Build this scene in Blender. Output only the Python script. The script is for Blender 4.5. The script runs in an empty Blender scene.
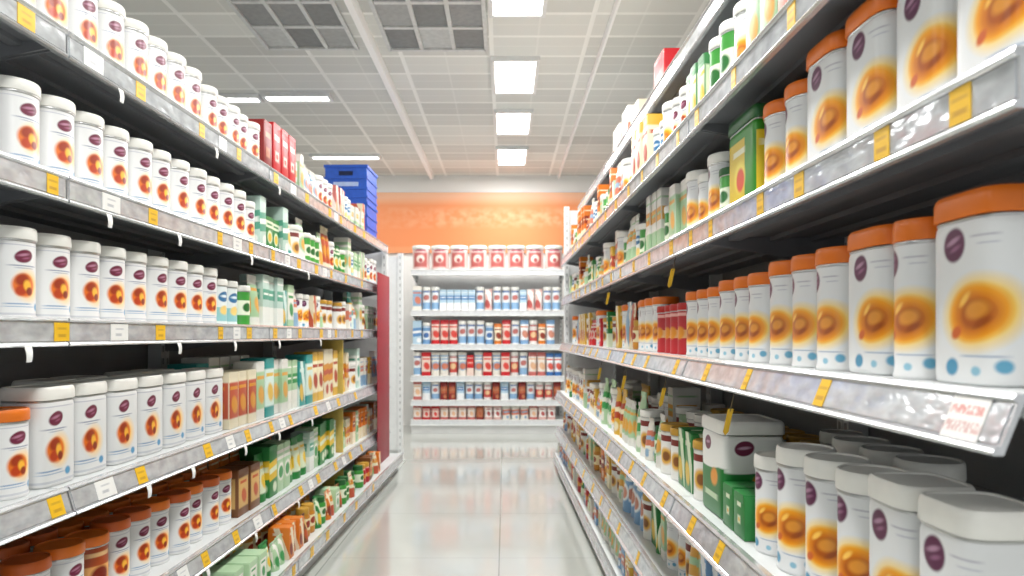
import bpy, bmesh, math, random
from mathutils import Vector, Matrix
rnd = random.Random(11)
S = bpy.context.scene
COL = S.collection
F, VX, VY, H = 680.0, 505.0, 335.0, 1.05
R = math.radians

# ------------------------------------------------------------------ materials
def lin(h):
    h = h.lstrip('#')
    o = []
    for i in (0, 2, 4):
        c = int(h[i:i+2], 16)/255
        o.append(c/12.92 if c <= .04045 else ((c+.055)/1.055)**2.4)
    return (o[0], o[1], o[2], 1)

def base_mat(name):
    m = bpy.data.materials.new(name); m.use_nodes = True
    nt = m.node_tree
    return m, nt, nt.nodes['Principled BSDF']

MATS = {}
def plain(name, col, rough=.45, metal=0., var=.08, scale=30, bump=0., stretch=None):
    if name in MATS: return MATS[name]
    m, nt, p = base_mat(name)
    n = nt.nodes.new('ShaderNodeTexNoise'); n.inputs['Scale'].default_value = scale
    tc = nt.nodes.new('ShaderNodeTexCoord'); src = tc.outputs['Object']
    if stretch:
        mp = nt.nodes.new('ShaderNodeMapping'); mp.inputs['Scale'].default_value = stretch
        nt.links.new(src, mp.inputs['Vector']); src = mp.outputs[0]
    nt.links.new(src, n.inputs['Vector'])
    mx = nt.nodes.new('ShaderNodeMix'); mx.data_type = 'RGBA'
    c = lin(col)
    mx.inputs[6].default_value = tuple(x*(1-var) for x in c[:3])+(1,)
    mx.inputs[7].default_value = tuple(min(1, x*(1+var)) for x in c[:3])+(1,)
    mr = nt.nodes.new('ShaderNodeMapRange'); mr.inputs['From Min'].default_value = .3; mr.inputs['From Max'].default_value = .7
    nt.links.new(n.outputs['Fac'], mr.inputs['Value'])
    nt.links.new(mr.outputs[0], mx.inputs[0])
    nt.links.new(mx.outputs[2], p.inputs['Base Color'])
    p.inputs['Roughness'].default_value = rough; p.inputs['Metallic'].default_value = metal
    if bump:
        b = nt.nodes.new('ShaderNodeBump'); b.inputs['Strength'].default_value = bump; b.inputs['Distance'].default_value = .01
        nt.links.new(n.outputs['Fac'], b.inputs['Height']); nt.links.new(b.outputs[0], p.inputs['Normal'])
    MATS[name] = m
    return m

def printed(name, base, shapes, rough=.35, fx=70, fy=16, metal=0., hard=True):
    """printed pack: ellipses 'e', rectangles 'r', and lines of small illegible print 't' in UV units of the pack height"""
    if name in MATS: return MATS[name]
    m, nt, p = base_mat(name)
    N = nt.nodes.new; Lk = nt.links.new
    tc = N('ShaderNodeTexCoord')
    cur = None; curc = lin(base)
    noise = None
    for (k, cu, cv, ru, rv, rot, col, soft) in shapes:
        mp = N('ShaderNodeMapping'); mp.vector_type = 'TEXTURE'
        mp.inputs['Location'].default_value = (cu, cv, 0)
        mp.inputs['Rotation'].default_value = (0, 0, rot)
        mp.inputs['Scale'].default_value = (ru, rv, 1)
        Lk(tc.outputs['UV'], mp.inputs['Vector'])
        vm = N('ShaderNodeVectorMath')
        if k == 'e':
            vm.operation = 'LENGTH'; Lk(mp.outputs[0], vm.inputs[0]); val = vm.outputs['Value']
        else:
            vm.operation = 'ABSOLUTE'; Lk(mp.outputs[0], vm.inputs[0])
            sx = N('ShaderNodeSeparateXYZ'); Lk(vm.outputs[0], sx.inputs[0])
            mm = N('ShaderNodeMath'); mm.operation = 'MAXIMUM'
            Lk(sx.outputs[0], mm.inputs[0]); Lk(sx.outputs[1], mm.inputs[1]); val = mm.outputs[0]
        mr = N('ShaderNodeMapRange')
        mr.inputs['From Min'].default_value = 1-soft; mr.inputs['From Max'].default_value = 1+soft
        mr.inputs['To Min'].default_value = 1; mr.inputs['To Max'].default_value = 0
        Lk(val, mr.inputs['Value']); fac = mr.outputs[0]
        if k == 't':
            if noise is None:
                m2 = N('ShaderNodeMapping'); m2.inputs['Scale'].default_value = (fx, fy, 1)
                Lk(tc.outputs['UV'], m2.inputs['Vector'])
                nz = N('ShaderNodeTexNoise'); nz.inputs['Scale'].default_value = 1.; nz.inputs['Detail'].default_value = 1
                Lk(m2.outputs[0], nz.inputs['Vector'])
                if hard:
                    g = N('ShaderNodeMath'); g.operation = 'GREATER_THAN'; g.inputs[1].default_value = .47
                else:
                    g = N('ShaderNodeMapRange'); g.inputs['From Min'].default_value = .35; g.inputs['From Max'].default_value = .65
                Lk(nz.outputs['Fac'], g.inputs[0]); noise = g.outputs[0]
            mu = N('ShaderNodeMath'); mu.operation = 'MULTIPLY'
            Lk(fac, mu.inputs[0]); Lk(noise, mu.inputs[1]); fac = mu.outputs[0]
        mx = N('ShaderNodeMix'); mx.data_type = 'RGBA'
        Lk(fac, mx.inputs[0])
        if cur is None: mx.inputs[6].default_value = curc
        else: Lk(cur, mx.inputs[6])
        mx.inputs[7].default_value = lin(col)
        cur = mx.outputs[2]
    if cur is None: p.inputs['Base Color'].default_value = curc
    else: Lk(cur, p.inputs['Base Color'])
    p.inputs['Roughness'].default_value = rough; p.inputs['Metallic'].default_value = metal
    MATS[name] = m
    return m

def goldfig(name, base):
    return printed(name, base, [
    ('r', 0, .80, .26, .006, 0, 'c4c6cf', .3),
    ('e', .0, .68, .105, .07, .25, '6a1a38', .1), ('e', -.01, .695, .06, .014, .2, 'b07a92', .5), ('e', .02, .66, .04, .01, .2, '94506e', .5),
    ('r', 0, .575, .15, .007, 0, '9aa0b2', .3), ('r', .01, .55, .10, .006, 0, 'b4b8c4', .3),
    ('e', .05, .36, .14, .15, .3, 'ffcf7a', .4), ('e', .0, .365, .125, .13, .5, 'e0701a', .14),
    ('e', -.02, .42, .075, .065, .3, '9c3210', .25), ('e', -.03, .31, .07, .055, .6, 'b83c12', .25),
    ('e', .035, .36, .045, .06, .2, 'f7b83a', .3), ('e', .06, .30, .04, .045, 0, '8c2a10', .25),
    ('r', -.06, .16, .13, .008, 0, '8fa8c4', .3), ('r', -.04, .13, .16, .006, 0, 'a9bace', .3), ('e', .19, .13, .045, .04, 0, '5a9cc6', .25),
    ('r', 0, .05, 2, .012, 0, 'c9ccd2', .2)])
DES = {
 'goldfig': lambda: goldfig('print_gold_figure', 'e4e5e5'),
 'swirl': lambda: printed('print_orange_swirl', 'e8eaeb', [
    ('e', -.15, .73, .095, .09, .3, '5b1f48', .1), ('e', -.16, .75, .055, .014, .3, 'b48aa6', .5), ('e', -.14, .71, .045, .012, .3, '8f5a7e', .5),
    ('r', .06, .76, .07, .006, 0, 'c4c4cc', .3), ('r', .08, .72, .05, .005, 0, 'ccced6', .3),
    ('e', .01, .37, .235, .18, .2, 'ffd766', .22), ('e', .0, .37, .185, .145, .2, 'f5a01a', .12), ('e', .0, .365, .14, .11, .2, 'd97c16', .16),
    ('e', .01, .365, .10, .075, .25, 'b0560f', .2), ('e', .02, .385, .07, .045, .25, 'dd9232', .3), ('e', -.06, .44, .05, .018, .7, 'ffc95a', .4),
    ('e', .05, .32, .05, .018, .5, '9c4a10', .4), ('e', -.13, .27, .045, .03, .5, 'd0602a', .3),
    ('e', -.17, .09, .055, .045, .2, '4a94b8', .2), ('e', .02, .075, .028, .024, 0, '8fc0d4', .25),
    ('e', .15, .10, .04, .034, 0, '62a6c6', .25), ('r', .04, .15, .12, .006, 0, 'b4bfce', .3)]),
 'greenfoot': lambda: printed('print_green_foot', 'f2f3ef', [
    ('r', 0, .20, 5, .32, 0, '1f7a34', .03), ('e', .0, .53, .3, .05, .1, 'f2f3ee', .12),
    ('e', -.10, .73, .10, .075, .2, '6a2140', .08), ('e', -.10, .735, .06, .015, .1, 'c09ab0', .4),
    ('e', .10, .40, .11, .09, .3, 'ee9a22', .2), ('r', 0, .2, .2, .03, 0, 'cfe6c0', .2)]),
 'greenyellow': lambda: printed('print_green_yellow', 'dcbf1e', [
    ('r', 0, .86, 5, .12, 0, '2f8a22', .03), ('r', .26, .5, .14, 1, .0, '2f8a22', .06), ('e', -.02, .36, .15, .16, .2, 'e8d44a', .2), ('e', .0, .33, .11, .12, .2, 'd9481a', .15),
    ('r', -.04, .62, .16, .03, 0, 'f2f0d0', .2), ('r', 0, .06, 5, .06, 0, '3f9a2c', .05)]),
 'paleblue': lambda: printed('print_pale_blue', 'e2eaea', [
    ('r', 0, .24, 3, .15, 0, '8fc4c6', .05), ('e', .0, .62, .16, .11, .2, '2f6f9e', .1), ('e', 0, .63, .1, .03, 0, 'dce8f0', .4),
    ('e', .0, .33, .12, .1, .2, 'f2d07a', .2)]),
 'greywhite': lambda: printed('print_grey_white', 'e6e6e1', [
    ('r', 0, .72, 3, .06, 0, '7a2f2a', .05),
    ('e', .0, .36, .17, .17, .2, 'dba94a', .2), ('e', .01, .36, .10, .10, .2, '84522a', .2)]),
 'amber': lambda: printed('print_amber', 'c9862a', [
    ('r', 0, .45, 3, .2, 0, 'f2e3b8', .05), ('e', 0, .46, .14, .12, .2, '9a2f16', .15)]),
 'russet': lambda: printed('print_russet', 'a8481e', [
    ('r', 0, .42, 3, .16, 0, 'e6a860', .06), ('e', 0, .44, .14, .13, .2, '7a2210', .2), ('r', 0, .74, .2, .03, 0, 'ecc088', .3)]),
 'leaf': lambda: printed('print_leaf_green', '3f9a3a', [
    ('r', 0, .45, 3, .18, 0, 'e9f0d8', .05), ('e', 0, .46, .13, .11, .2, '1d6a2a', .15)]),
 'redtin': lambda: printed('print_red', 'b8202a', [
    ('r', 0, .40, 3, .08, 0, 'dcae78', .06), ('e', 0, .42, .14, .12, .2, 'd98a1c', .2), ('r', 0, .78, .2, .03, 0, 'e8b0a8', .3)]),
 'rosetin': lambda: printed('print_rose', 'e4dcd8', [
    ('r', 0, .36, 3, .22, 0, 'c44a44', .06), ('e', 0, .40, .14, .12, .2, 'e6c090', .2), ('r', 0, .78, .2, .03, 0, 'b0605e', .3)]),
 'bluetin': lambda: printed('print_blue', '6f9cc8', [
    ('r', 0, .42, 3, .2, 0, 'e8eef2', .06), ('e', 0, .42, .14, .12, .2, '3a68a4', .2), ('r', 0, .8, .2, .03, 0, 'd0e0f0', .3)]),
 'whiteblue': lambda: printed('print_white_blue', 'e4e8ec', [
    ('r', 0, .2, 3, .14, 0, '86aed2', .06), ('e', 0, .55, .14, .11, .2, 'b86a64', .25), ('r', 0, .8, .2, .03, 0, '5a7cae', .3)]),
 'pinkpack': lambda: printed('print_pink_pack', 'e4cfca', [
    ('r', 0, .42, .30, .30, 0, 'b8605c', .15), ('e', 0, .46, .17, .15, .2, 'f0dcd0', .25), ('e', .02, .40, .08, .09, .2, 'a8484a', .35),
    ('r', 0, .80, .24, .04, 0, 'a85462', .3)]),
}
CART = {  # carton colour : base, band, blob
 'white': ('e6e5de', 'a9cba2', 'e2a84a'), 'pale green': ('b4d4ac', 'f0f0e6', '3c9a52'), 'teal': ('2f9c98', 'dcefe8', 'e8c050'),
 'brown': ('7a4a26', 'd9b06a', 'c4541c'), 'yellow': ('e0b23a', 'f6ecc8', 'b5401c'), 'red': ('c81c26', 'ecd2c6', 'd8453c'),
 'green': ('24803a', 'dfe9cc', 'e6c02a'), 'orange': ('dd7a20', 'f6e6c8', '8a2c12'), 'blue': ('3a72b4', 'eef2f6', 'd8584a'),
 'cream': ('e6dcc0', 'c0563a', 'd9952c'), 'dark red': ('8c1f1e', 'c07c58', 'b8603c'), 'pale blue': ('b4d0e2', 'f2f4f6', '5a8cc0'),
 'ivory': ('eae6dc', '8fb0cc', 'd07a60'), 'mint': ('c4dcd2', 'f4f6f0', '5aa68c'), 'rose': ('c8706a', 'f0e6de', 'e6b890'), 'sky blue': ('7fa8d0', 'eef2f4', 'd08a74'),
 'pink': ('e2b8b0', 'f4eeea', 'b8524e'),
}
def cart_mat(c, v=0):
    b, w, e = CART[c]
    sh = [
     [('r', 0, .78, 2, .10, 0, w, .05), ('r', 0, .78, .2, .03, 0, b, .3), ('e', .02, .42, .19, .19, .3, w, .12), ('e', .02, .41, .13, .13, .4, e, .15)],
     [('r', 0, .18, 2, .2, 0, w, .04), ('r', .0, .62, .17, .10, 0, e, .08), ('r', 0, .63, .12, .02, 0, w, .3), ('r', 0, .86, .16, .015, 0, w, .3)],
     [('r', .1, .5, .09, 2, .35, w, .08), ('e', -.06, .3, .13, .2, .3, e, .15), ('r', -.03, .8, .15, .04, 0, w, .2)],
     [('r', 0, .52, 2, .18, .12, e, .04), ('r', 0, .53, .2, .05, .12, w, .2), ('e', .08, .18, .1, .1, 0, w, .2)],
     [('r', 0, .5, .24, .32, 0, w, .05), ('e', .03, .42, .12, .16, .4, e, .2), ('r', 0, .72, .16, .03, 0, e, .2)],
     [('r', 0, .74, .12, .05, 0, w, .2), ('r', 0, .40, .09, .09, 0, w, .25), ('e', 0, .40, .05, .05, 0, e, .3)],
    ][v]
    return printed('carton_print_'+c.replace(' ', '_')+'_'+str(v), b, sh, rough=.4)
LID = {'white': 'f3f2ec', 'orange': 'e8761a', 'rust': 'cc5e1c', 'green': '1f5f2c', 'grey': '55534f', 'gold': 'c99a3a', 'red': 'b8221f', 'blue': '35659c'}
def lid_mat(c): return plain('lid_'+c, LID[c], .38, 0, .03)
metal_rim = plain('tin_rim_metal', 'c8c8c8', .28, .9, .03)
shelf_m = plain('shelf_grey_enamel', 'd4d8d8', .45, 0, .04, 6)
under_shade_m = plain('shelf_underside_shade', '7c7e83', .6, 0, .06, 6)  # shade under the boards put into the colour; ribs and brackets share it
shelf_w = plain('shelf_white_enamel', 'e6e7e6', .4, 0, .04, 6)
panel_m = plain('back_panel_grey', '909193', .6, 0, .06, 8)
slot_m = plain('upright_slot_grey', 'a4a7a9', .6)
chan_m = plain('channel_silver', 'd8dbde', .2, .65, .08, 25)
white_m = plain('white_enamel', 'e4e6e6', .4, 0, .03)

# ------------------------------------------------------------------ mesh building
class MB:
    def __init__(s): s.v = []; s.f = []; s.m = []
    def box(s, x0, x1, y0, y1, z0, z1, mi=0, under=None):
        x0, x1 = min(x0, x1), max(x0, x1)
        n = len(s.v)
        s.v += [(x, y, z) for z in (z0, z1) for (x, y) in ((x0, y0), (x1, y0), (x1, y1), (x0, y1))]
        for i, q in enumerate(((3,2,1,0),(4,5,6,7),(0,1,5,4),(1,2,6,5),(2,3,7,6),(3,0,4,7))):
            s.f.append(tuple(n+i for i in q)); s.m.append(under if (under is not None and i == 0) else mi)
        return s
    def prism(s, poly, y0, y1, mi=0):
        n = len(s.v); k = len(poly)
        s.v += [(a, y0, b) for a, b in poly]+[(a, y1, b) for a, b in poly]
        s.f.append(tuple(n+i for i in range(k))); s.m.append(mi)
        s.f.append(tuple(n+k+i for i in reversed(range(k)))); s.m.append(mi)
        for i in range(k):
            j = (i+1) % k
            s.f.append((n+i, n+k+i, n+k+j, n+j)); s.m.append(mi)
        return s
    def lathe(s, prof, cs, mi=0):
        k = len(cs); rings = []
        for (r, z) in prof:
            if r == 0:
                rings.append([len(s.v)]); s.v.append((0, 0, z))
            else:
                n = len(s.v); rings.append([n+i for i in range(k)])
                s.v += [(x*r, y*r, z) for x, y in cs]
        for a, b in zip(rings, rings[1:]):
            for i in range(k):
                j = (i+1) % k
                if len(a) == 1: fc = (a[0], b[i], b[j])
                elif len(b) == 1: fc = (a[i], a[j], b[0])
                else: fc = (a[i], a[j], b[j], b[i])
                s.f.append(fc); s.m.append(mi)
        return s
    def mesh(s, name, mats, uv=None, h=1., r=1., smooth=True, bevel=0, recalc=True, phi=0.):
        me = bpy.data.meshes.new(name)
        me.from_pydata(s.v, [], s.f)
        for m in mats: me.materials.append(m)
        for p, mi in zip(me.polygons, s.m): p.material_index = mi
        bm = bmesh.new(); bm.from_mesh(me)
        if recalc: bmesh.ops.recalc_face_normals(bm, faces=bm.faces)
        if bevel: bmesh.ops.bevel(bm, geom=list(bm.edges), offset=bevel, segments=2, affect='EDGES', profile=.5)
        if uv:
            L = bm.loops.layers.uv.new('UVMap')
            bm.normal_update()
            for f in bm.faces:
                n = f.normal; c = f.calc_center_median()
                for l in f.loops:
                    x, y, z = l.vert.co
                    if abs(n.z) > .8: l[L].uv = (9, 9); continue
                    if uv == 'cyl':
                        a0 = math.atan2(c.x, -c.y)-phi; a = math.atan2(x, -y)-phi
                        while a0 > math.pi: a0 -= 2*math.pi
                        while a0 < -math.pi: a0 += 2*math.pi
                        while a-a0 > math.pi: a -= 2*math.pi
                        while a-a0 < -math.pi: a += 2*math.pi
                        l[L].uv = (a*r/h, z/h)
                    else:
                        if abs(n.y) >= abs(n.x): u = x if n.y < 0 else -x
                        else: u = y if n.x > 0 else -y
                        l[L].uv = (u/h, z/h)
        bm.to_mesh(me); bm.free()
        if smooth:
            me.shade_smooth(); me.set_sharp_from_angle(angle=R(35))
        return me

def circ(r, k=40): return [(r*math.cos(2*math.pi*i/k), r*math.sin(2*math.pi*i/k)) for i in range(k)]
def rsq(a, b, e=4.2, k=64):
    o = []
    for i in range(k):
        t = 2*math.pi*i/k; c, s_ = math.cos(t), math.sin(t)
        o.append((a*math.copysign(abs(c)**(2/e), c), b*math.copysign(abs(s_)**(2/e), s_)))
    return o

def obj(name, me, parent=None, loc=(0,0,0), rz=0, label=None):
    o = bpy.data.objects.new(name, me); COL.objects.link(o)
    o.location = loc; o.rotation_euler = (0, 0, rz)
    if parent: o.parent = parent
    if label: o['label'] = label
    return o
def tag(o, label, cat, group=None, kind=None):
    o['label'] = label; o['category'] = cat
    if group: o['group'] = group
    if kind: o['kind'] = kind
    return o
def structure(name, me):
    o = obj(name, me); o['kind'] = 'structure'; return o

# ------------------------------------------------------------------ frames along the shelving runs
class Frame:
    def __init__(s, o, rot, sg): s.o = o; s.rot = rot; s.sg = sg
    def P(s, t, d, z):
        x, y = s.sg*d, t; c, n = math.cos(s.rot), math.sin(s.rot)
        return (s.o[0]+c*x-n*y, s.o[1]+n*x+c*y, z)
FL = Frame((-1.04, 0), -math.atan(.022), -1)
FR = Frame((.55, 0), math.atan(.015), 1)
FB = Frame((-1.0, 7.2), R(-90), -1)
def px(p): return VX+F*p[0]/p[1], VY-F*(p[2]-H)/p[1]

# ------------------------------------------------------------------ packs
PROTO = {}
def pack(spec):
    if spec in PROTO: return PROTO[spec]
    k = spec[0]
    if k in ('tin', 'jar', 'can'):
        phi = 0
        if k == 'can':
            _, w, d, h, des, lc = spec
            boxy = des in ('greenfoot', 'greenyellow')
            cs = rsq(w/2/1.035, d/2/1.035, 10. if boxy else 4.2); hw, hd = w/2, d/2; uv = 'box' if boxy else 'cyl'
            rr = (w+d)/4*1.13; phi = R(-18) if des == 'goldfig' else R(26)
        else:
            _, r, h, des, lc = spec; cs = circ(r/1.05, 44); hw = hd = r; uv = 'cyl'; rr = cs[0][0]
        if k == 'tin':
            body = [(0, .002), (.93, .002), (.95, 0), (1.0, 0), (1.015, .002), (1.015, .006), (.985, .009), (.985, .86*h), (.97, .875*h), (0, .875*h)]
            rim = [(.98, .838*h), (1.015, .842*h), (1.025, .85*h), (1.015, .86*h), (.98, .863*h)]
            lid = [(1.0, .863*h), (1.04, .866*h), (1.05, .872*h), (1.045, .955*h), (1.03, .985*h), (.99, h), (.93, h), (.91, .988*h), (0, .988*h)]
        elif k == 'jar':
            body = [(0, .002), (.9, 0), (.98, .004), (1.0, .012), (1.0, .66*h), (.95, .74*h), (.82, .79*h), (.8, .84*h), (0, .84*h)]
            rim = None
            lid = [(.82, .80*h), (.88, .805*h), (.89, .82*h), (.88, .96*h), (.85, h), (0, h)]
        else:
            body = [(0, .002), (.94, 0), (.985, .003), (1.0, .01), (1.0, .80*h), (.985, .83*h), (.955, .85*h), (.94, .87*h), (0, .87*h)]
            rim = [(.95, .845*h), (.985, .849*h), (.99, .858*h), (.95, .866*h)]
            lid = [(.97, .866*h), (1.025, .868*h), (1.035, .875*h), (1.03, .96*h), (1.01, .985*h), (.965, h), (.90, h), (.88, .99*h), (0, .99*h)]
        md, ml = DES[des](), lid_mat(lc)
        parts = [('body', MB().lathe(body, cs).mesh('pack_body', [md], uv, h, rr, phi=phi))]
        j = MB().lathe(body, cs, 0)
        if rim: parts.append(('rim', MB().lathe(rim, cs).mesh('pack_rim', [metal_rim]))); j.lathe(rim, cs, 2)
        parts.append(('lid', MB().lathe(lid, cs).mesh('pack_lid', [ml]))); j.lathe(lid, cs, 1)
        joined = j.mesh('pack_whole', [md, ml, metal_rim], uv, h, rr, phi=phi)
        word = {'tin': 'tin', 'jar': 'jar', 'can': 'canister'}[k]
        dl = {'goldfig': 'white', 'swirl': 'white swirl-print', 'greenfoot': 'green-footed white', 'greenyellow': 'green and yellow', 'whiteblue': 'white and blue', 'rosetin': 'red-banded', 'russet': 'russet',
              'paleblue': 'pale blue', 'greywhite': 'maroon-banded', 'amber': 'amber', 'leaf': 'green', 'redtin': 'red', 'bluetin': 'blue', 'pinkpack': 'pink-labelled'}[des]
        look = f'{dl} {word} with {lc} lid'
        res = ({'tin': 'powder_tin', 'jar': 'food_jar', 'can': 'powder_canister'}[k], word, hw, hd, h, look, parts, joined)
    elif k == 'pouch':
        _, w, d, h, c, v = spec
        m = cart_mat(c, v)
        b = MB(); n = 24; lv = 9
        for i in range(lv):
            a = i/(lv-1); z = h*.93*a
            dd = d/2*max(.02, (1-a**2.2)**.7)
            ww = w/2*(1-.06*math.sin(math.pi*a))
            b.v += [(ww*math.cos(2*math.pi*q/n), dd*math.sin(2*math.pi*q/n), z) for q in range(n)]
        for i in range(lv-1):
            for q in range(n): b.f.append((i*n+q, i*n+(q+1) % n, (i+1)*n+(q+1) % n, (i+1)*n+q)); b.m.append(0)
        b.f.append(tuple(reversed(range(n)))); b.m.append(0); b.f.append(tuple((lv-1)*n+q for q in range(n))); b.m.append(0)
        s_ = MB().box(-w/2, w/2, -.0025, .0025, h*.92, h)
        for i in range(3): s_.box(-w/2, w/2, -.0035, .0035, h*(.935+i*.02), h*(.942+i*.02))
        j = MB(); j.v = list(b.v); j.f = list(b.f); j.m = list(b.m); nn = len(j.v)
        j.v += s_.v; j.f += [tuple(i+nn for i in f) for f in s_.f]; j.m += s_.m
        res = ('food_pouch', 'pouch', w/2, d/2, h, f'{c} printed pouch', [('bag', b.mesh('pouch_bag', [m], 'box', h)), ('seal', s_.mesh('pouch_seal', [m], 'box', h))], j.mesh('pouch_whole', [m], 'box', h))
    else:
        _, w, d, h, c, v = spec
        m = cart_mat(c, v)
        def bx(): return MB().box(-w/2, w/2, -d/2, d/2, 0, h-.0025)
        body = bx().mesh('carton_body', [m], 'box', h, bevel=.0025)
        fl = MB().box(-w/2+.003, w/2-.003, -d/2+.003, d/2-.006, h-.0024, h)
        fl.box(-w/2+.006, w/2-.006, -d/2-.0006, -d/2+.003, h-.02, h-.0004)
        flap = fl.mesh('carton_flap', [m], 'box', h)
        j = bx()
        n = len(j.v); j.v += fl.v; j.f += [tuple(i+n for i in f) for f in fl.f]; j.m += fl.m
        res = ('carton', 'carton', w/2, d/2, h, f'{c} printed carton', [('body', body), ('flap', flap)], j.mesh('carton_whole', [m], 'box', h))
    PROTO[spec] = res
    return res

ORD1 = ['', 'first', 'second', 'third', 'fourth', 'fifth', 'sixth', 'seventh', 'eighth', 'ninth', 'tenth', 'eleventh', 'twelfth', 'thirteenth',
        'fourteenth', 'fifteenth', 'sixteenth', 'seventeenth', 'eighteenth', 'nineteenth']
def ordw(n):
    if n < 20: return ORD1[n]
    t = {2: 'twent', 3: 'thirt', 4: 'fort', 5: 'fift', 6: 'sixt', 7: 'sevent'}[n//10]
    return t+'ieth' if n % 10 == 0 else t+'y-'+ORD1[n % 10]

COUNT = {}
def put(fr, spec, t, d, z, label, group, tw=30, whole=False, jit=5):
    name, cat, hw, hd, h, look, parts, joined = pack(spec)
    COUNT[cat] = COUNT.get(cat, 0)+1
    round_ = spec[0] in ('tin', 'jar')
    a = fr.rot - fr.sg*R(90-(tw if round_ else 0)) + R(rnd.uniform(-jit, jit) if round_ else rnd.uniform(-1, 1))
    p = fr.P(t, d, z+.0006)
    if whole:
        o = obj(name, joined, None, p, a)
    else:
        o = obj(name, None, None, p, a)
        for pn, me in parts: obj(pn, me, o)
    return tag(o, label, cat, group)

def row(fr, shelf, z, d0, t0, t1, segs, inset=.03, rowi=0, block=None, tw=16, whole_after=3.6, skip=None):
    t = t0; n = 0; si = 0; cur = None
    base_d = d0+inset+rowi*.135
    while True:
        while si < len(segs) and t > segs[si][0]: si += 1
        if si >= len(segs): break
        ch = segs[si][1]
        if cur is not None and rnd.random() < .34 and cur in ch: spec = cur
        else: spec = ch[0] if len(ch) == 1 else rnd.choice(ch)
        cur = spec
        name, cat, hw, hd, h, look, _, _ = pack(spec)
        gap = rnd.uniform(.003, .008)+(.004 if spec[0] in ('can', 'carton') else 0)
        if block and t < block+.02 and t+2*hw+gap > block-.015: t = block+.03
        if skip and t < skip[1] and t+2*hw > skip[0]: t = skip[1]; cur = None; continue
        c = t+hw
        if c+hw > t1: break
        t = c+hw+gap
        d = base_d+hd+rnd.uniform(0, .008 if len(ch) < 4 or rowi else .02)
        P = fr.P(c, d, z)
        if P[1] < .3: continue
        xa, ya = px((P[0]-hd*.7, P[1]-.02, z+h)); xb, yb = px((P[0]+hd*.7, P[1]-.02, z))
        if max(xa, xb) < 2 or min(xa, xb) > 1022 or ya > 574 or yb < 2: continue
        n += 1
        if rowi == 0: lab = f'{look}, {ordw(n)} from near end, {shelf}'
        else: lab = f'{look}, {ordw(n)} from near end, row {["", "second", "third"][rowi]} back, {shelf}'
        put(fr, spec, c, d, z, lab, f'{cat} packs on the {shelf}', tw, whole=(c > whole_after))
    return n

# ------------------------------------------------------------------ room
def grid_mat(name, c_tile, c_line, grids, rough, var=.1, spec=.5, coat=0, coat_r=.1, bump=.03):
    """grids: list of (sx, sy, line width, ox, oy, strength)"""
    m, nt, p = base_mat(name); N = nt.nodes.new; Lk = nt.links.new
    tc = N('ShaderNodeTexCoord'); sp = N('ShaderNodeSeparateXYZ'); Lk(tc.outputs['Object'], sp.inputs[0])
    c = lin(c_tile); col = None
    for (sx, sy, lw, ox, oy, st) in grids:
        outs = []; cells = []
        for i, (s_, o_) in enumerate(((sx, ox), (sy, oy))):
            a = N('ShaderNodeMath'); a.operation = 'ADD'; a.inputs[1].default_value = o_+100*s_; Lk(sp.outputs[i], a.inputs[0])
            b = N('ShaderNodeMath'); b.operation = 'DIVIDE'; b.inputs[1].default_value = s_; Lk(a.outputs[0], b.inputs[0])
            fl = N('ShaderNodeMath'); fl.operation = 'FLOOR'; Lk(b.outputs[0], fl.inputs[0]); cells.append(fl.outputs[0])
            f = N('ShaderNodeMath'); f.operation = 'FRACT'; Lk(b.outputs[0], f.inputs[0])
            l = N('ShaderNodeMath'); l.operation = 'LESS_THAN'; l.inputs[1].default_value = lw/s_; Lk(f.outputs[0], l.inputs[0]); outs.append(l.outputs[0])
        mx = N('ShaderNodeMath'); mx.operation = 'MAXIMUM'; Lk(outs[0], mx.inputs[0]); Lk(outs[1], mx.inputs[1])
        ms = N('ShaderNodeMath'); ms.operation = 'MULTIPLY'; Lk(mx.outputs[0], ms.inputs[0]); ms.inputs[1].default_value = st
        if col is None:
            cb = N('ShaderNodeCombineXYZ'); Lk(cells[0], cb.inputs[0]); Lk(cells[1], cb.inputs[1])
            wn = N('ShaderNodeTexWhiteNoise'); wn.noise_dimensions = '3D'; Lk(cb.outputs[0], wn.inputs['Vector'])
            m1 = N('ShaderNodeMix'); m1.data_type = 'RGBA'; Lk(wn.outputs['Value'], m1.inputs[0])
            m1.inputs[6].default_value = tuple(x*(1-var) for x in c[:3])+(1,); m1.inputs[7].default_value = tuple(min(1, x*(1+var)) for x in c[:3])+(1,)
            col = m1.outputs[2]
        m2 = N('ShaderNodeMix'); m2.data_type = 'RGBA'; Lk(ms.outputs[0], m2.inputs[0]); Lk(col, m2.inputs[6]); m2.inputs[7].default_value = lin(c_line)
        col = m2.outputs[2]
    Lk(col, p.inputs['Base Color']); p.inputs['Roughness'].default_value = rough
    p.inputs['Specular IOR Level'].default_value = spec
    p.inputs['Coat Weight'].default_value = coat; p.inputs['Coat Roughness'].default_value = coat_r
    nz = N('ShaderNodeTexNoise'); nz.inputs['Scale'].default_value = 2.2; Lk(tc.outputs['Object'], nz.inputs['Vector'])
    bp = N('ShaderNodeBump'); bp.inputs['Strength'].default_value = bump; Lk(nz.outputs['Fac'], bp.inputs['Height'])
    Lk(bp.outputs[0], p.inputs['Normal']); Lk(bp.outputs[0], p.inputs['Coat Normal'])
    return m
CZ = 2.90
floor_mat = grid_mat('polished_floor_tiles', 'cbcfc8', '9da19b', [(.8, 40., .006, .03, 0, 1), (.8, .8, .005, .03, 0, .5)], .18, var=.02, spec=1., coat=1., coat_r=.10, bump=.05)
floor_p = floor_mat.node_tree.nodes['Principled BSDF']; floor_p.inputs['Coat IOR'].default_value = 2.0
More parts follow.
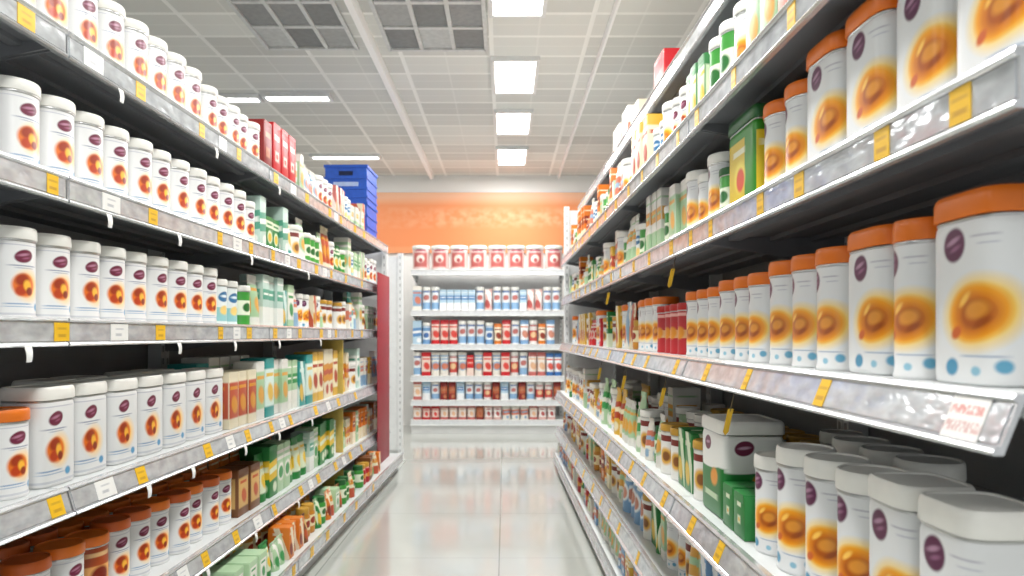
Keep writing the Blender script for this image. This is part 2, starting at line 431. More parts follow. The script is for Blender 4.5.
ceil_mat = grid_mat('ceiling_grid_tiles', 'd9dad6', 'fbfbf8', [(.6, .3, .028, .1, 0, .75), (.3, .15, .012, .1, 0, .25)], .8, var=.12)
structure('floor', MB().box(-5, 5, -3, 8, -.1, 0).mesh('floor', [floor_mat], smooth=False))
structure('ceiling', MB().box(-5, 5, -3, 8, CZ, CZ+.1).mesh('ceiling', [ceil_mat], smooth=False))
wall_mat = plain('wall_white_paint', 'f0efec', .7, 0, .03, 2)
structure('wall_back', MB().box(-5, 5, 7.9, 8, 0, CZ).mesh('wall_back', [wall_mat], smooth=False))
structure('wall_left', MB().box(-5.1, -5, -3, 8, 0, CZ).mesh('wall_left', [wall_mat], smooth=False))
structure('wall_right', MB().box(5, 5.1, -3, 8, 0, CZ).mesh('wall_right', [wall_mat], smooth=False))

# ------------------------------------------------------------------ shelving
strip_mat = plain('clear_price_strip', 'ced2d6', .14, .4, .18, 1., bump=.18, stretch=(14, 24, 40))
strip_w = plain('price_strip_white', 'dfe2e4', .35, 0, .06)
def channel_poly(sg, k):
    pts = [(0,.004),(-.012,.004),(-.014,-.001),(-.012,-.004),(-.007,-.006),(-.007,-.050),(-.012,-.052),(-.014,-.056),(-.011,-.060),(0,-.060)]
    return [(sg*(a+k*b), b) for a, b in pts]
def bay(fr, t0, t1, levels, D, top, label, cat='shelving', side_panel=None, smat=None):
    smat = smat or shelf_m
    um = under_shade_m if smat is shelf_m else shelf_w
    sg = fr.sg; L = t1-t0
    root = obj('shelving_unit', None, None, fr.P(t0, 0, 0), fr.rot)
    tag(root, label, cat, 'shelving units lining the aisle')
    bp = MB().box(sg*(D-.015), sg*D, .002, L-.002, 0, top)
    for i in range(1, int(top/.12)):
        bp.box(sg*(D-.018), sg*(D-.014), .035, L-.035, i*.12, i*.12+.006)
    obj('back_panel', bp.mesh('back_panel', [panel_m if smat is not shelf_w else shelf_w], smooth=False), root)
    for y in (.002, L-.032):
        u = MB().box(sg*(D-.075), sg*(D-.02), y, y+.03, 0, top+.02)
        for i in range(int(top/.05)):
            u.box(sg*(D-.077), sg*(D-.074), y+.010, y+.020, .03+i*.05, .055+i*.05, 1)
        obj('upright', u.mesh('upright', [smat, slot_m], smooth=False), root)
    for (z, d0, dep, k) in levels:
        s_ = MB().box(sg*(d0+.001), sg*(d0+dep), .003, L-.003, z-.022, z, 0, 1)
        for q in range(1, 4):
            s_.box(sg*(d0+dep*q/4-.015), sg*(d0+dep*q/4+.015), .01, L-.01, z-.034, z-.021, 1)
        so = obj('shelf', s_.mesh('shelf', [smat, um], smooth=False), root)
        ch = MB().prism([(a+sg*d0, b+z) for a, b in channel_poly(sg, k)], .003, L-.003)
        obj('price_channel', ch.mesh('price_channel', [chan_m if smat is not shelf_w else shelf_w]), so)
        st = MB().prism([(sg*(d0-.0072+k*(-.008)), z-.008), (sg*(d0-.0088+k*(-.008)), z-.008), (sg*(d0-.0088+k*(-.048)), z-.048), (sg*(d0-.0072+k*(-.048)), z-.048)], .008, L-.008)
        obj('label_strip', st.mesh('label_strip', [strip_mat if smat is shelf_m else strip_w], smooth=False), so)
        if d0+dep < D+.01:
            for y in (.004, L-.010):
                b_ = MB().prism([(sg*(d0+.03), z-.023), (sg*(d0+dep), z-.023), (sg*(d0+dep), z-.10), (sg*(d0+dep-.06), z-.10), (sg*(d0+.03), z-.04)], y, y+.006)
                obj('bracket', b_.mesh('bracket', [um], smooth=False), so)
    zb, db = levels[-1][0], levels[-1][1]
    obj('kick_plate', MB().box(sg*(db+.03), sg*(db+.045), .003, L-.003, 0, zb-.03).mesh('kick_plate', [smat], smooth=False), root)
    if side_panel:
        z0, z1, m = side_panel
        obj('side_panel', MB().box(sg*.015, sg*.14, .0, .012, z0, z1).mesh('side_panel', [m], smooth=False), root, label='cream yellow side panel')
    return root

LV = {'A': (1.74, 0, .42, 0), 'B': (1.41, 0, .42, 0), 'C': (1.085, 0, .42, 0), 'D': (.70, 0, .42, .3), 'E': (.35, 0, .42, .3), 'F': (.13, -.12, .60, 0)}
RV = {'T': (2.08, .13, .36, 0), 'A': (1.66, 0, .46, 0), 'B': (1.345, 0, .46, 0), 'C': (.985, 0, .46, .4), 'D': (.60, -.035, .495, .4), 'E': (.31, -.04, .50, .3), 'F': (.10, -.07, .55, 0)}
yel = plain('cream_yellow_board', 'd8bd62', .5)
lb = [.3, 1.55, 2.8, 4.05, 5.3]
ll = ['grey shelving unit on the left, cut by the picture edge', 'grey shelving unit on the left, second from the camera',
      'grey shelving unit on the left, third from the camera', 'grey shelving unit at far left with cream yellow side panel']
for i in range(4):
    bay(FL, lb[i], lb[i+1], [LV[k] for k in 'ABCDEF'], .50, 1.76, ll[i], side_panel=(.135, 1.02, yel) if i == 3 else None)
rb = [.70, 1.9, 3.1, 4.3, 5.5]
rl = ['grey shelving unit on the right, nearest the camera', 'grey shelving unit on the right, second from the camera',
      'grey shelving unit on the right, third from the camera', 'grey shelving unit on the right, farthest from the camera']
for i in range(4):
    bay(FR, rb[i], rb[i+1], [RV[k] for k in 'TABCDEF'], .50, 2.12, rl[i])
BV = [(1.74, 0, .40, 0), (1.31, 0, .40, 0), (.95, 0, .40, 0), (.615, 0, .40, 0), (.36, 0, .40, 0), (.15, 0, .42, 0)]
bay(FB, 0, 1.64, BV, .46, 1.80, 'white display shelving facing the aisle against the back wall', smat=shelf_w)

def end_rack(fr, t, d0, d1, top, label):
    root = obj('steel_rack', None, None, fr.P(t, 0, 0), fr.rot)
    tag(root, label, 'rack')
    for d in (d0, d1-.04):
        u = MB().box(fr.sg*d, fr.sg*(d+.04), 0, .05, 0, top)
        for i in range(int(top/.06)): u.box(fr.sg*(d+.016), fr.sg*(d+.024), -.001, .002, .03+i*.06, .055+i*.06, 1)
        obj('post', u.mesh('post', [white_m, slot_m], smooth=False), root)
    obj('panel', MB().box(fr.sg*(d0+.041), fr.sg*(d1-.041), .015, .03, .05, top-.03).mesh('panel', [white_m], smooth=False), root)
    obj('foot', MB().box(fr.sg*(d0-.0), fr.sg*d1, .051, .09, 0, .05).mesh('foot', [white_m], smooth=False), root)
end_rack(FL, 5.36, .01, .46, 1.76, 'white metal rack closing the far end of left shelving')
end_rack(FL, 5.9, -.02, .44, 1.76, 'white metal rack standing apart behind the left shelving end')
end_rack(FR, 5.56, .02, .46, 2.10, 'white metal rack closing the far end of right shelving')
redm = plain('red_board', '98182a', .45)
o = obj('banner_board', MB().box(.046, .040, 0, .42, 0, 1.36).mesh('banner_board', [redm], bevel=.0015), None, FL.P(4.76, 0, .1312), FL.rot)
tag(o, 'tall narrow dark red board standing in front of the far left shelves', 'board')

# ------------------------------------------------------------------ products
tinW = ('tin', .054, .20, 'goldfig', 'white')
tinO = ('tin', .054, .19, 'goldfig', 'orange')
tinR = ('tin', .052, .18, 'russet', 'orange')
tinR2 = ('tin', .05, .19, 'goldfig', 'rust')
tinS = ('tin', .048, .18, 'goldfig', 'white')
pale = ('tin', .046, .17, 'paleblue', 'white')
gw = ('tin', .046, .17, 'greywhite', 'white')
gwg = ('tin', .046, .16, 'greywhite', 'gold')
gwk = ('tin', .048, .18, 'greywhite', 'grey')
lfw = ('tin', .04, .16, 'leaf', 'white')
lfg = ('tin', .038, .14, 'leaf', 'green')
swO = ('tin', .052, .21, 'swirl', 'orange')
swO2 = ('tin', .056, .225, 'swirl', 'orange')
swO3 = ('tin', .05, .20, 'swirl', 'orange')
swN = ('tin', .045, .235, 'swirl', 'orange')
swW = ('tin', .052, .20, 'swirl', 'white')
swS = ('tin', .042, .17, 'swirl', 'white')
swB2 = ('tin', .054, .235, 'swirl', 'white')
cSO = ('can', .132, .125, .24, 'swirl', 'orange')
cSO2 = ('can', .135, .13, .25, 'swirl', 'orange')
cSW = ('can', .115, .11, .245, 'swirl', 'white')
cGW = ('can', .13, .12, .23, 'goldfig', 'white')
cGF = ('can', .18, .16, .24, 'greenfoot', 'white')
cGY = ('can', .19, .13, .235, 'greenyellow', 'green')
rT = ('tin', .042, .17, 'redtin', 'red')
jr = [('jar', .036, .13, 'amber', 'gold'), ('jar', .036, .13, 'leaf', 'green'), ('jar', .036, .12, 'redtin', 'gold')]
def C(c, w=.085, d=.11, h=.17, v=0): return ('carton', w, d, h, c, v)
def Pp(c, w=.085, d=.06, h=.17, v=0): return ('pouch', w, d, h, c, v)
def mixed(cols, h0, h1, extra=(), n=2, seed=1):
    q = random.Random(seed); o = []
    for c in cols:
        o.append(C(c, q.choice((.05, .06, .07, .08)), q.choice((.09, .1, .11)), round(q.uniform(h0, h1), 2), q.randrange(5)))
        o.append(Pp(c, q.choice((.065, .075, .09)), q.choice((.05, .06)), round(q.uniform(h0, h1), 2), q.randrange(5)))
    return o+list(extra)*2
mixL = mixed(['white', 'pale green', 'cream', 'green', 'mint', 'white', 'teal'], .15, .26, (gw, pale, tinS, tinW, lfw), 2, 3)
mixY = mixed(['yellow', 'white', 'teal', 'cream', 'orange', 'ivory', 'pale green'], .14, .26, (jr[0], gwg, gw, swS), 2, 4)
mixR = mixed(['white', 'yellow', 'ivory', 'green', 'orange', 'white', 'pale green'], .14, .25, (gw, swW, pale, lfw, swS), 2, 5)
mixR2 = mixed(['white', 'yellow', 'ivory', 'cream', 'green', 'red', 'orange'], .12, .24, (gw, gwg, swO, swO, swS, jr[0]), 2, 6)
mixDk = mixed(['white', 'ivory', 'yellow', 'green', 'white', 'pale green'], .14, .26, (gwk, gwg, swW, jr[1], gw, gwg, swW), 2, 7)
mixD = mixed(['white', 'cream', 'yellow', 'teal', 'ivory', 'mint'], .18, .28, (gw, tinW), 2, 8)
mixE = mixed(['green', 'white', 'orange', 'pale green', 'mint', 'cream'], .17, .25, (gw, jr[0]), 2, 9)
low = mixed(['green', 'orange', 'brown', 'cream', 'pale green', 'green'], .11, .145, jr, 2, 10)
lowR = mixed(['green', 'orange', 'cream', 'sky blue', 'white', 'yellow'], .12, .21, (gwg, jr[0], jr[2], swS, gw), 2, 12)
low2 = mixed(['green', 'cream', 'yellow', 'sky blue', 'white'], .09, .13, (jr[2],), 2, 13)
topm = mixed(['white', 'ivory', 'cream', 'rose', 'white'], .14, .23, (gw, tinS, pale), 2, 14)

row(FL, 'left top shelf', 1.74, 0, 1.10, 4.80, [(2.35, [tinW]), (2.82, [pale, tinS, Pp('mint', .08, .06, .16, 1), C('pale green', .06, .1, .18, 4), gw]), (2.92, [C('dark red', .09, .12, .22, 5)]), (3.25, [C('red', .09, .12, .24, 5), C('red', .08, .12, .22, 5)]), (9, topm)])
row(FL, 'left second shelf', 1.41, 0, 1.12, 5.22, [(2.6, [tinW]), (9, mixL)])
row(FL, 'left third shelf', 1.085, 0, 1.10, 5.22, [(2.45, [tinW]), (3.2, [C('pale green', .08, .1, .2, 4), C('mint', .075, .1, .22, 1), pale, C('teal', .06, .1, .17, 2), Pp('white', .09, .06, .21, 4), lfw]), (9, mixY)], block=4.05)
row(FL, 'left fourth shelf', .70, 0, 1.30, 5.22, [(1.42, [tinO]), (1.72, [cGW]), (2.5, [tinW, tinW, cGW]), (2.75, [C('brown', .09, .11, .2, 1), C('cream', .08, .11, .21, 4)]), (3.5, [C('teal', .10, .11, .25, 4), C('teal', .09, .11, .22, 2), C('pale green', .07, .11, .23, 1), C('white', .08, .1, .24, 4)]), (4.0, [C('yellow', .09, .1, .26, 4), C('cream', .09, .1, .27, 3), C('yellow', .07, .1, .24, 2)]), (9, mixD)], block=4.05)
row(FL, 'left fourth shelf', .70, 0, 1.30, 3.6, [(2.5, [tinW, cGW]), (9, [C('white', .09, .11, .26, 1), C('teal', .10, .11, .24, 1), tinW])], rowi=1, whole_after=1.9)
row(FL, 'left fifth shelf', .35, 0, 1.5, 5.22, [(2.5, [tinO, tinR2, tinO, tinR, tinR2]), (2.78, [C('dark red', .11, .11, .2, 4), C('brown', .10, .11, .18, 4)]), (4.0, [C('green', .09, .1, .22, 3), C('pale green', .08, .1, .21, 0), Pp('green', .09, .06, .2, 4), C('mint', .07, .1, .2, 1)]), (9, mixE)], block=4.05)
row(FL, 'left fifth shelf', .35, 0, 1.5, 3.4, [(2.5, [tinO, tinR2, tinO, tinR]), (9, [C('green', .09, .1, .2, 3), Pp('orange', .09, .06, .21, 1)])], rowi=1, whole_after=1.9)
row(FL, 'left bottom shelf', .13, -.12, 1.8, 4.70, [(9, low)], block=4.05, inset=.02)
row(FL, 'left bottom shelf', .13, -.12, 1.8, 3.6, [(9, low)], inset=.02, rowi=1, whole_after=1)

row(FR, 'right second shelf', 1.66, 0, 1.02, 5.42, [(1.65, [C('white', .09, .1, .22, 4), swW, C('ivory', .07, .1, .2, 2)]), (2.1, [C('green', .08, .1, .22, 2), C('white', .08, .1, .23, 4), ('tin', .046, .2, 'leaf', 'white'), C('green', .06, .1, .19, 4)]), (2.6, [swW, pale, Pp('white', .09, .06, .22, 4), tinS, lfw]), (2.85, [C('yellow', .09, .1, .25, 4)]), (9, mixR)], inset=.035)
row(FR, 'right third shelf', 1.345, 0, .76, 5.42, [(1.22, [cSO]), (1.50, [swO]), (1.62, [cGY]), (1.80, [lfg]), (2.3, [gwk, swW, C('white', .07, .1, .2, 4), gw, tinS, swS]), (9, mixR)], inset=.035)
row(FR, 'right fourth shelf', .985, 0, .825, 5.42, [(.9, [cSO2]), (1.0, [swN]), (1.2, [cSO]), (1.45, [swO2]), (1.8, [swO]), (2.2, [swO3]), (2.55, [rT]), (9, mixR2)], inset=.05)
gB = C('green', .085, .09, .11, 5)
row(FR, 'right fifth shelf', .60, -.035, .78, 5.42, [(1.0, [cSW]), (1.30, [swB2]), (1.40, [swW]), (1.58, [gB, C('green', .07, .08, .10, 5)]), (1.68, [cGF]), (2.05, [gw, swW, C('green', .07, .1, .17, 2), gwg, swW]), (9, mixDk)], inset=.025, tw=35)
row(FR, 'right fifth shelf', .60, -.035, 1.12, 3.8, [(1.4, [swB2]), (1.55, [lfg, C('green', .07, .1, .13, 5), jr[1]]), (9, mixDk)], inset=.045, rowi=1, whole_after=1.9, skip=(1.58, 1.93))
row(FR, 'right fifth shelf', .60, -.035, 1.6, 2.8, [(9, [swW, gw, gwg])], inset=.05, rowi=2, whole_after=1.6)
row(FR, 'right sixth shelf', .31, -.04, 1.3, 5.42, [(9, lowR)], inset=.03)
row(FR, 'right sixth shelf', .31, -.04, 1.3, 3.1, [(9, lowR)], inset=.03, rowi=1, whole_after=1.)
row(FR, 'right bottom shelf', .10, -.07, 1.6, 5.42, [(9, low2)], inset=.02)

def back_row(z, name, specs, t0=.02, t1=1.62, gap=.006):
    t = t0; n = 0; cur = None
    while True:
        if cur is None or rnd.random() > .25: cur = rnd.choice(specs)
        _, cat, hw, hd, h, look, _, _ = pack(cur)
        if t+2*hw > t1: break
        n += 1
        put(FB, cur, t+hw, .03+hd, z, f'{look}, {ordw(n)} from left, {name} of back display', f'{cat} packs on the back display', 0, whole=True)
        t += 2*hw+gap
back_row(1.74, 'top shelf', [('tin', .098, .265, 'pinkpack', 'white')], .0, 1.64, .008)
WB, BT, RT = ('tin', .045, .25, 'whiteblue', 'white'), ('tin', .045, .23, 'bluetin', 'white'), ('tin', .045, .255, 'rosetin', 'white')
back_row(1.31, 'second shelf', [WB, C('ivory', .09, .1, .26, 4), Pp('pale blue', .09, .06, .25, 0), WB, Pp('ivory', .08, .06, .24, 1), Pp('pink', .08, .06, .23, 2), C('pale blue', .07, .1, .22, 1)])
back_row(.95, 'third shelf', [Pp('sky blue', .09, .06, .26, 4), C('pale blue', .09, .1, .25, 3), BT, RT, WB, Pp('red', .09, .06, .26, 4), Pp('orange', .08, .06, .22, 4), C('blue', .07, .1, .24, 4)])
back_row(.615, 'fourth shelf', [C('red', .09, .1, .25, 4), Pp('blue', .08, .06, .24, 4), RT, Pp('ivory', .09, .06, .25, 0), WB, Pp('rose', .09, .06, .25, 4), RT, C('red', .07, .1, .22, 1)])
back_row(.36, 'fifth shelf', [Pp('rose', .09, .06, .2, 4), C('red', .09, .1, .2, 4), Pp('pale blue', .09, .06, .19, 1), ('tin', .045, .19, 'rosetin', 'white'), Pp('dark red', .08, .06, .2, 3), ('tin', .045, .19, 'whiteblue', 'white')])
back_row(.15, 'bottom shelf', [Pp('ivory', .09, .06, .15, 3), Pp('pink', .09, .06, .15, 4), C('ivory', .09, .1, .14, 4), Pp('rose', .09, .06, .15, 4), Pp('red', .09, .06, .14, 4), Pp('dark red', .08, .06, .15, 4)])

for i, (t, dd, spec, lab) in enumerate([
    (3.15, .22, C('red', .2, .18, .26, 3), 'red carton on top of right shelving'),
    (3.75, .24, C('cream', .2, .2, .24, 4), 'cream carton on top of right shelving, nearest the red carton'),
    (4.02, .24, C('ivory', .2, .2, .3, 3), 'ivory carton on top of right shelving, between two cream cartons'),
    (4.3, .24, C('cream', .22, .2, .28, 4), 'cream carton on top of right shelving, farthest one')]):
    put(FR, spec, t, .13+dd-.05, 2.08, lab, 'cartons on top of right shelving')

# blue crates
blue = plain('blue_crate_plastic', '255cc8', .45); blueL = plain('pale_print', 'b4c8f0', .5); dk = plain('dark_void', '0c1d44', .7)
def crate(t, d, z, label):
    w, dp, h = .34, .30, .265
    root = obj('crate', None, None, FL.P(t, d, z), FL.rot)
    tag(root, label, 'crate', 'blue crates at the far end of the top shelf')
    b = MB(); th = .008
    b.box(-dp/2, dp/2, -w/2, w/2, 0, th)
    for s_ in (-1, 1):
        b.box(s_*dp/2-s_*th, s_*dp/2, -w/2, w/2, th, h-.02); b.box(-dp/2+th, dp/2-th, s_*w/2 if s_ < 0 else w/2-th, -w/2+th if s_ < 0 else w/2, th, h-.02)
    obj('body', b.mesh('crate_body', [blue], smooth=False), root)
    r = MB()
    for s_ in (-1, 1):
        r.box(s_*(dp/2-.012), s_*(dp/2+.008), -w/2-.008, w/2+.008, h-.02, h); r.box(-dp/2+.012, dp/2-.012, -w/2-.008 if s_ < 0 else w/2-.012, -w/2+.012 if s_ < 0 else w/2+.008, h-.02, h)
    obj('rim', r.mesh('crate_rim', [blue], smooth=False), root)
    for zz in (.03, .09, .165):
        q = MB().box(-dp/2-.006, dp/2+.006, -w/2-.006, -w/2, zz, zz+.014).box(dp/2, dp/2+.006, -w/2, w/2, zz, zz+.014)
        obj('rib', q.mesh('crate_rib', [blue], smooth=False), root)
    obj('grip', MB().box(-.05, .05, -w/2-.004, -w/2+.001, .19, .22).mesh('crate_grip', [dk], smooth=False), root)
    obj('print', MB().box(-.09, .09, -w/2-.002, -w/2, .112, .142).mesh('crate_print', [blueL], smooth=False), root, label='pale printed panel')
crate(5.05, .21, 1.741, 'blue plastic crate, lower of two stacked on left top shelf')
crate(5.05, .21, 2.007, 'blue plastic crate, upper of two stacked on left top shelf')

# ------------------------------------------------------------------ tickets
tick_y = printed('ticket_yellow', 'f2c01e', [('r', 0, .68, .35, .06, 0, 'd8a626', .3), ('r', 0, .3, .3, .08, 0, 'd09c22', .3)], rough=.35)
tick_w = printed('ticket_white', 'f4f3f0', [('t', 0, .72, .55, .10, 0, 'e0a29c', .1), ('t', 0, .35, .6, .12, 0, 'dcbab6', .1)], rough=.35, fx=14, fy=6)
tick_p = printed('ticket_plain', 'f2f2f0', [('r', 0, .7, .4, .05, 0, 'd0d2d4', .3), ('r', -.1, .35, .3, .08, 0, 'c4c6ca', .3)], rough=.35)
TM = {}
def ticket_mesh(sg, k, w, h, m, key):
    if key in TM: return TM[key]
    b = MB().prism([(0, h/2*1.0), (-sg*.0012, h/2), (-sg*(.0012), -h/2), (0, -h/2)], -w/2, w/2)
    b.v = [(x+sg*k*z, y, z) for x, y, z in b.v]
    me = b.mesh('ticket', [m], smooth=False)
    u = me.uv_layers.new(name='UVMap')
    for p in me.polygons:
        for li in p.loop_indices:
            co = me.vertices[me.loops[li].vertex_index].co
            u.data[li].uv = (co.y/h, co.z/h+.5)
    TM[key] = me
    return me
def tickets(fr, V, key, shelf, ts, ws=(.045,), h=.042, m=None, word='yellow'):
    z, d0, dep, k = V[key]
    n = 0
    for t in ts:
        w = rnd.choice(ws)
        zc = z-.028; d = d0-.0092-k*.028
        x, y = px(fr.P(t, d, zc))
        if not (0 < x < 1024 and 0 < y < 576): continue
        n += 1
        o = obj('price_ticket', ticket_mesh(fr.sg, k, w, h, m or tick_y, (word, fr.sg, k, w)), None, fr.P(t, d, zc), fr.rot)
        tag(o, f'{word} price ticket, {ordw(n)} from near end along the {shelf} edge', 'price ticket', f'{word} price tickets')
def spread(t0, t1, a, b):
    o = []; t = t0
    while t < t1: o.append(t); t += rnd.uniform(a, b)
    return o
for k, nm, t0 in (('A', 'left top shelf', 1.42), ('B', 'left second shelf', 1.5), ('C', 'left third shelf', 1.53), ('D', 'left fourth shelf', 1.5), ('E', 'left fifth shelf', 1.9), ('F', 'left bottom shelf', 2.4)):
    ts = spread(t0, 4.5, .22, .44)
    tickets(FL, LV, k, nm, ts, (.036, .045, .05))
    if k != 'F': tickets(FL, LV, k, nm, [(a+b)/2+.01 for a, b in zip(ts[:7:2], ts[1:8:2])], (.06, .075), m=tick_p, word='white')
for k, nm, t0 in (('A', 'right second shelf', 1.24), ('B', 'right third shelf', .79), ('C', 'right fourth shelf', 1.10), ('D', 'right fifth shelf', 1.5), ('E', 'right sixth shelf', 2.0)):
    tickets(FR, RV, k, nm, spread(t0, 4.9, .16, .34) if k in 'AB' else spread(t0, 4.9, .2, .4), (.026, .032, .036))
z, d0, dep, k = RV['C']
o = obj('price_ticket', ticket_mesh(1, k, .06, .05, tick_w, 'big'), None, FR.P(.765, -.0092-k*.03, z-.03), FR.rot)
tag(o, 'white price ticket with red print at near end of right shelf edge', 'price ticket')
paper = plain('white_paper', 'f4f4f2', .6)
def slip_mesh(sg):
    b = MB(); n = 6; w = .022
    for i in range(n+1):
        a = i/n; x = -sg*(.004*math.sin(a*2.6)); zz = -.034*a
        b.v += [(x, -w/2*(1-.3*a), zz), (x, w/2*(1-.3*a), zz), (x-sg*.0008, w/2*(1-.3*a), zz), (x-sg*.0008, -w/2*(1-.3*a), zz)]
    for i in range(n):
        q = 4*i
        for j in range(4): b.f.append((q+j, q+(j+1) % 4, q+4+(j+1) % 4, q+4+j)); b.m.append(0)
    b.f.append((0, 1, 2, 3)); b.m.append(0); q = 4*n; b.f.append((q+3, q+2, q+1, q)); b.m.append(0)
    return b.mesh('paper_slip', [paper])
slip = slip_mesh(-1)
for k, nm, ts in (('A', 'left top shelf', (1.75, 2.3, 2.9)), ('B', 'left second shelf', (1.7, 2.05, 2.6, 3.3)), ('C', 'left third shelf', (1.42, 2.05, 2.45, 2.9, 3.5)), ('D', 'left fourth shelf', (1.85, 2.1, 2.5, 2.85, 3.3)), ('E', 'left fifth shelf', (2.2, 2.6, 3.1))):
    z, d0, dep, kk = LV[k]
    for n, t in enumerate(ts):
        o = obj('paper_slip', slip, None, FL.P(t, d0-.0125-kk*.058, z-.058), FL.rot)
        tag(o, f'white paper slip hanging below {nm} edge, {ordw(n+1)} from near end', 'paper slip', 'white paper slips under shelf edges')
gold = plain('gold_foil', 'd8ae34', .3, .4); wire = plain('dark_wire', '4a3c20', .5)
def flag_parts():
    w, s0, s1 = .012, -.035, -.085
    def sh(b): b.v = [(x+.22*z, y, z) for x, y, z in b.v]; return b
    a = sh(MB().prism([(-w/2, s0), (w/2, s0), (w/2, s1), (0, s1-.008), (-w/2, s1)], -.0006, .0006)).mesh('flag_card', [gold], smooth=False)
    b = sh(MB().box(-.001, .001, -.001, .001, s0-.006, 0)).mesh('flag_wire', [wire], smooth=False)
    return a, b
fa, fb = flag_parts()
for k, nm, ts in (('B', 'right third shelf', (2.05, 3.2)), ('C', 'right fourth shelf', (1.48, 2.06, 2.68, 3.3))):
    z, d0, dep, kk = RV[k]
    for n, t in enumerate(ts):
        o = obj('shelf_flag', None, None, FR.P(t, d0-.005-kk*.06, z-.0605), FR.rot)
        obj('card', fa, o); obj('wire', fb, o)
        tag(o, f'gold pennant tag hanging below {nm} edge, {ordw(n+1)} from near end', 'tag', 'gold pennants under the right shelf edges')

# ------------------------------------------------------------------ back sign
sgn = printed('orange_sign_print', 'ea9a6a', [('r', 0, .38, 4, .42, 0, 'e98f5a', .3), ('r', 0, .98, 4, .12, 0, 'f0bc9a', .6), ('t', .0, .58, 1.6, .13, 0, 'eca87e', .5), ('r', 0, .04, 4, .06, 0, 'eb9a68', .3)], rough=.6, fx=8, fy=9, hard=False)
b = MB().box(-1.75, 1.35, -.03, 0, 0, .70)
me = b.mesh('sign_face', [sgn], 'box', .70)
root = obj('wall_sign', None, None, (0, 7.898, 2.0)); tag(root, 'long orange sign band on back wall above the display', 'sign')
obj('face', me, root)
obj('edge_trim', MB().box(-1.77, 1.37, -.035, 0, .701, .715).mesh('edge_trim', [white_m], smooth=False), root)

# ------------------------------------------------------------------ ceiling fittings
em, nt, p = base_mat('light_diffuser')
p.inputs['Emission Color'].default_value = (1, .99, .97, 1); p.inputs['Emission Strength'].default_value = 9
p.inputs['Base Color'].default_value = (.9, .9, .9, 1)
def panel_light(x, y0, y1, w, power, label, group):
    root = obj('ceiling_light', None, None, (x, (y0+y1)/2, CZ)); tag(root, label, 'ceiling light', group)
    L = y1-y0
    f = MB()
    for s_ in (-1, 1):
        f.box(s_*w/2-.012, s_*w/2+.012, -L/2-.012, L/2+.012, -.03, 0); f.box(-w/2+.012, w/2-.012, s_*L/2-.012, s_*L/2+.012, -.03, 0)
    obj('frame', f.mesh('light_frame', [white_m], smooth=False), root)
    obj('diffuser', MB().box(-w/2+.012, w/2-.012, -L/2+.012, L/2-.012, -.02, -.005).mesh('light_diffuser', [em], smooth=False), root)
    ld = bpy.data.lights.new('panel_lamp', 'AREA'); ld.shape = 'RECTANGLE'; ld.size = w; ld.size_y = L; ld.energy = power; ld.color = (1, .985, .96)
    lo = bpy.data.objects.new('panel_lamp', ld); COL.objects.link(lo); lo.parent = root; lo.location = (0, 0, -.032)
ys = [(-1.4, -.8), (-.2, .4), (1.0, 1.6), (2.1, 2.7), (3.25, 3.89), (4.52, 5.13), (5.58, 6.18), (6.68, 7.3)]
pw = [15, 15, 14, 14, 19, 22, 23, 23]
names = ['added unseen ceiling panel light behind the camera', 'added unseen ceiling panel light over the camera', 'added unseen ceiling panel light just ahead of the camera overhead', 'added unseen ceiling panel light above the near aisle',  # these four are out of view, added to light the near aisle
         'bright ceiling panel light cut by the top picture edge', 'bright ceiling panel light, largest one wholly in view', 'bright ceiling panel light, third down the row', 'bright ceiling panel light, farthest and smallest of the row']
for (a, b_), nm, pp in zip(ys, names, pw): panel_light(.07, a, b_, .3, pp, nm, 'ceiling panel lights')
for x, y, w, nm in ((-1.6, 5.24, .5, 'slim strip light on left ceiling, nearer the aisle'), (-2.05, 5.27, .3, 'short slim strip light on left ceiling'), (-1.64, 7.0, .7, 'slim strip light on ceiling near back wall')):
    panel_light(x, y-.05, y+.06, w, 8, nm, 'slim strip lights')
for x in (-2.6, 2.6):  # side panels out of view, added for more light in the room
    for y in (0, 2.2):
        panel_light(x, y-.3, y+.3, .3, 17, f'added unseen ceiling panel light over the next aisle {"left" if x < 0 else "right"}, {"nearer" if y == 0 else "farther"} one', 'ceiling panel lights')
greys = [plain('vent_grey_'+str(i), c, .7) for i, c in enumerate(('868889', '969899', 'a8aaaa', 'c2c5c5'))]; slat = plain('vent_slat', 'd2d4d4', .5)
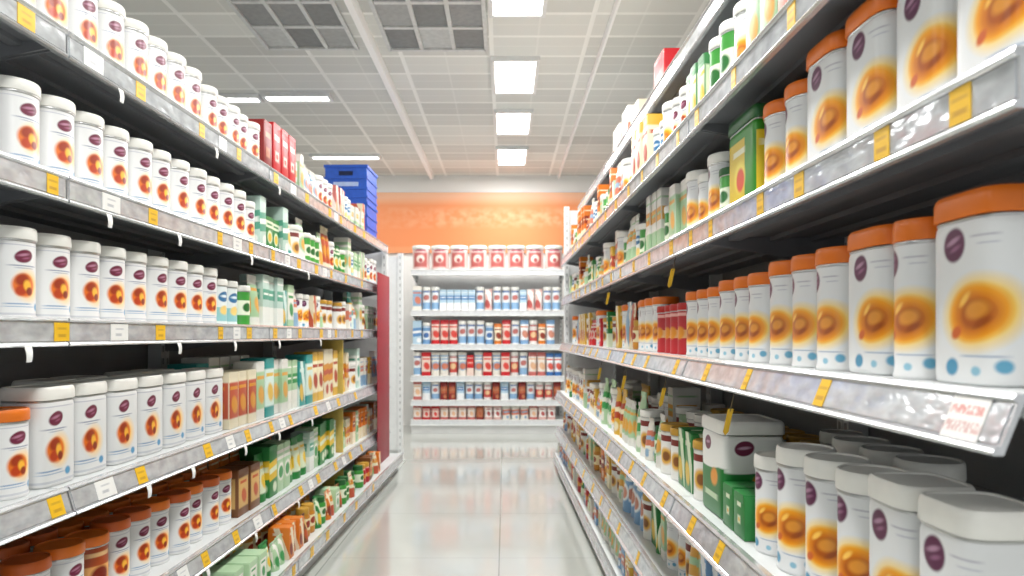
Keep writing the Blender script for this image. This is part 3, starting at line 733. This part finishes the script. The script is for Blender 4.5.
def vent(x0, x1, y0, y1, nx, ny, label, pat):
    root = obj('ceiling_vent', None, None, ((x0+x1)/2, (y0+y1)/2, CZ)); tag(root, label, 'vent')
    w, l = x1-x0, y1-y0
    for i in range(nx):
        for j in range(ny):
            obj('panel', MB().box(-w/2+i*w/nx+.003, -w/2+(i+1)*w/nx-.003, -l/2+j*l/ny+.003, -l/2+(j+1)*l/ny-.003, -.006, -.001).mesh('vent_panel', [greys[pat[(i*ny+j) % len(pat)]]], smooth=False), root)
    f = MB()
    for s_ in (-1, 1):
        f.box(s_*w/2-.012, s_*w/2+.012, -l/2-.012, l/2+.012, -.02, -.0065); f.box(-w/2, w/2, s_*l/2-.012, s_*l/2+.012, -.02, -.0065)
    obj('frame', f.mesh('vent_frame', [slat], smooth=False), root)
    for i in range(1, nx):
        obj('bar', MB().box(-w/2+i*w/nx-.012, -w/2+i*w/nx+.012, -l/2+.015, l/2-.015, -.018, -.0065).mesh('vent_bar', [slat], smooth=False), root)
    for i in range(1, ny):
        obj('bar', MB().box(-w/2+.015, w/2-.015, -l/2+i*l/ny-.014, -l/2+i*l/ny+.014, -.016, -.0064).mesh('vent_bar', [slat], smooth=False), root)
vent(-1.52, -.95, 3.45, 4.36, 3, 3, 'grey ceiling grille at upper left of the rail', (2, 1, 3, 0, 1, 0, 1, 0, 2))
vent(-.74, -.12, 3.45, 4.38, 3, 3, 'grey ceiling grille between the rail and panel lights', (0, 2, 0, 1, 0, 3, 0, 1, 0))
def rail(x, w, label, y0=-.5):
    b = MB().prism([(-w/2, 0), (w/2, 0), (w/2, -.02), (w*.3, -.045), (-w*.3, -.045), (-w/2, -.02)], y0, 7.88)
    o = obj('ceiling_rail', b.mesh('ceiling_rail', [plain('rail_white', 'ffffff', .5, 0, 0)]), None, (x, 0, CZ-.0005)); tag(o, label, 'rail')
rail(-.85, .065, 'long white rail running along the ceiling left of lights')
rail(.62, .022, 'thin white rail running along the ceiling right of lights')

# ------------------------------------------------------------------ world, camera
w = bpy.data.worlds.new('World'); S.world = w; w.use_nodes = True
w.node_tree.nodes['Background'].inputs[0].default_value = (.98, .99, 1, 1)
w.node_tree.nodes['Background'].inputs[1].default_value = .62
cam = bpy.data.cameras.new('Camera'); co = bpy.data.objects.new('Camera', cam); COL.objects.link(co)
co.location = (0, 0, H); co.rotation_euler = (R(90), 0, 0)
cam.sensor_width = 36; cam.lens = F/1024*36
cam.shift_x = (512-VX)/1024; cam.shift_y = (VY-288)/1024
cam.clip_start = .05
cam.dof.use_dof = True; cam.dof.focus_distance = 1.9; cam.dof.aperture_fstop = 4.0
S.camera = co
S.view_settings.view_transform = 'Standard'
S.view_settings.exposure = -.03
print('packs', COUNT)
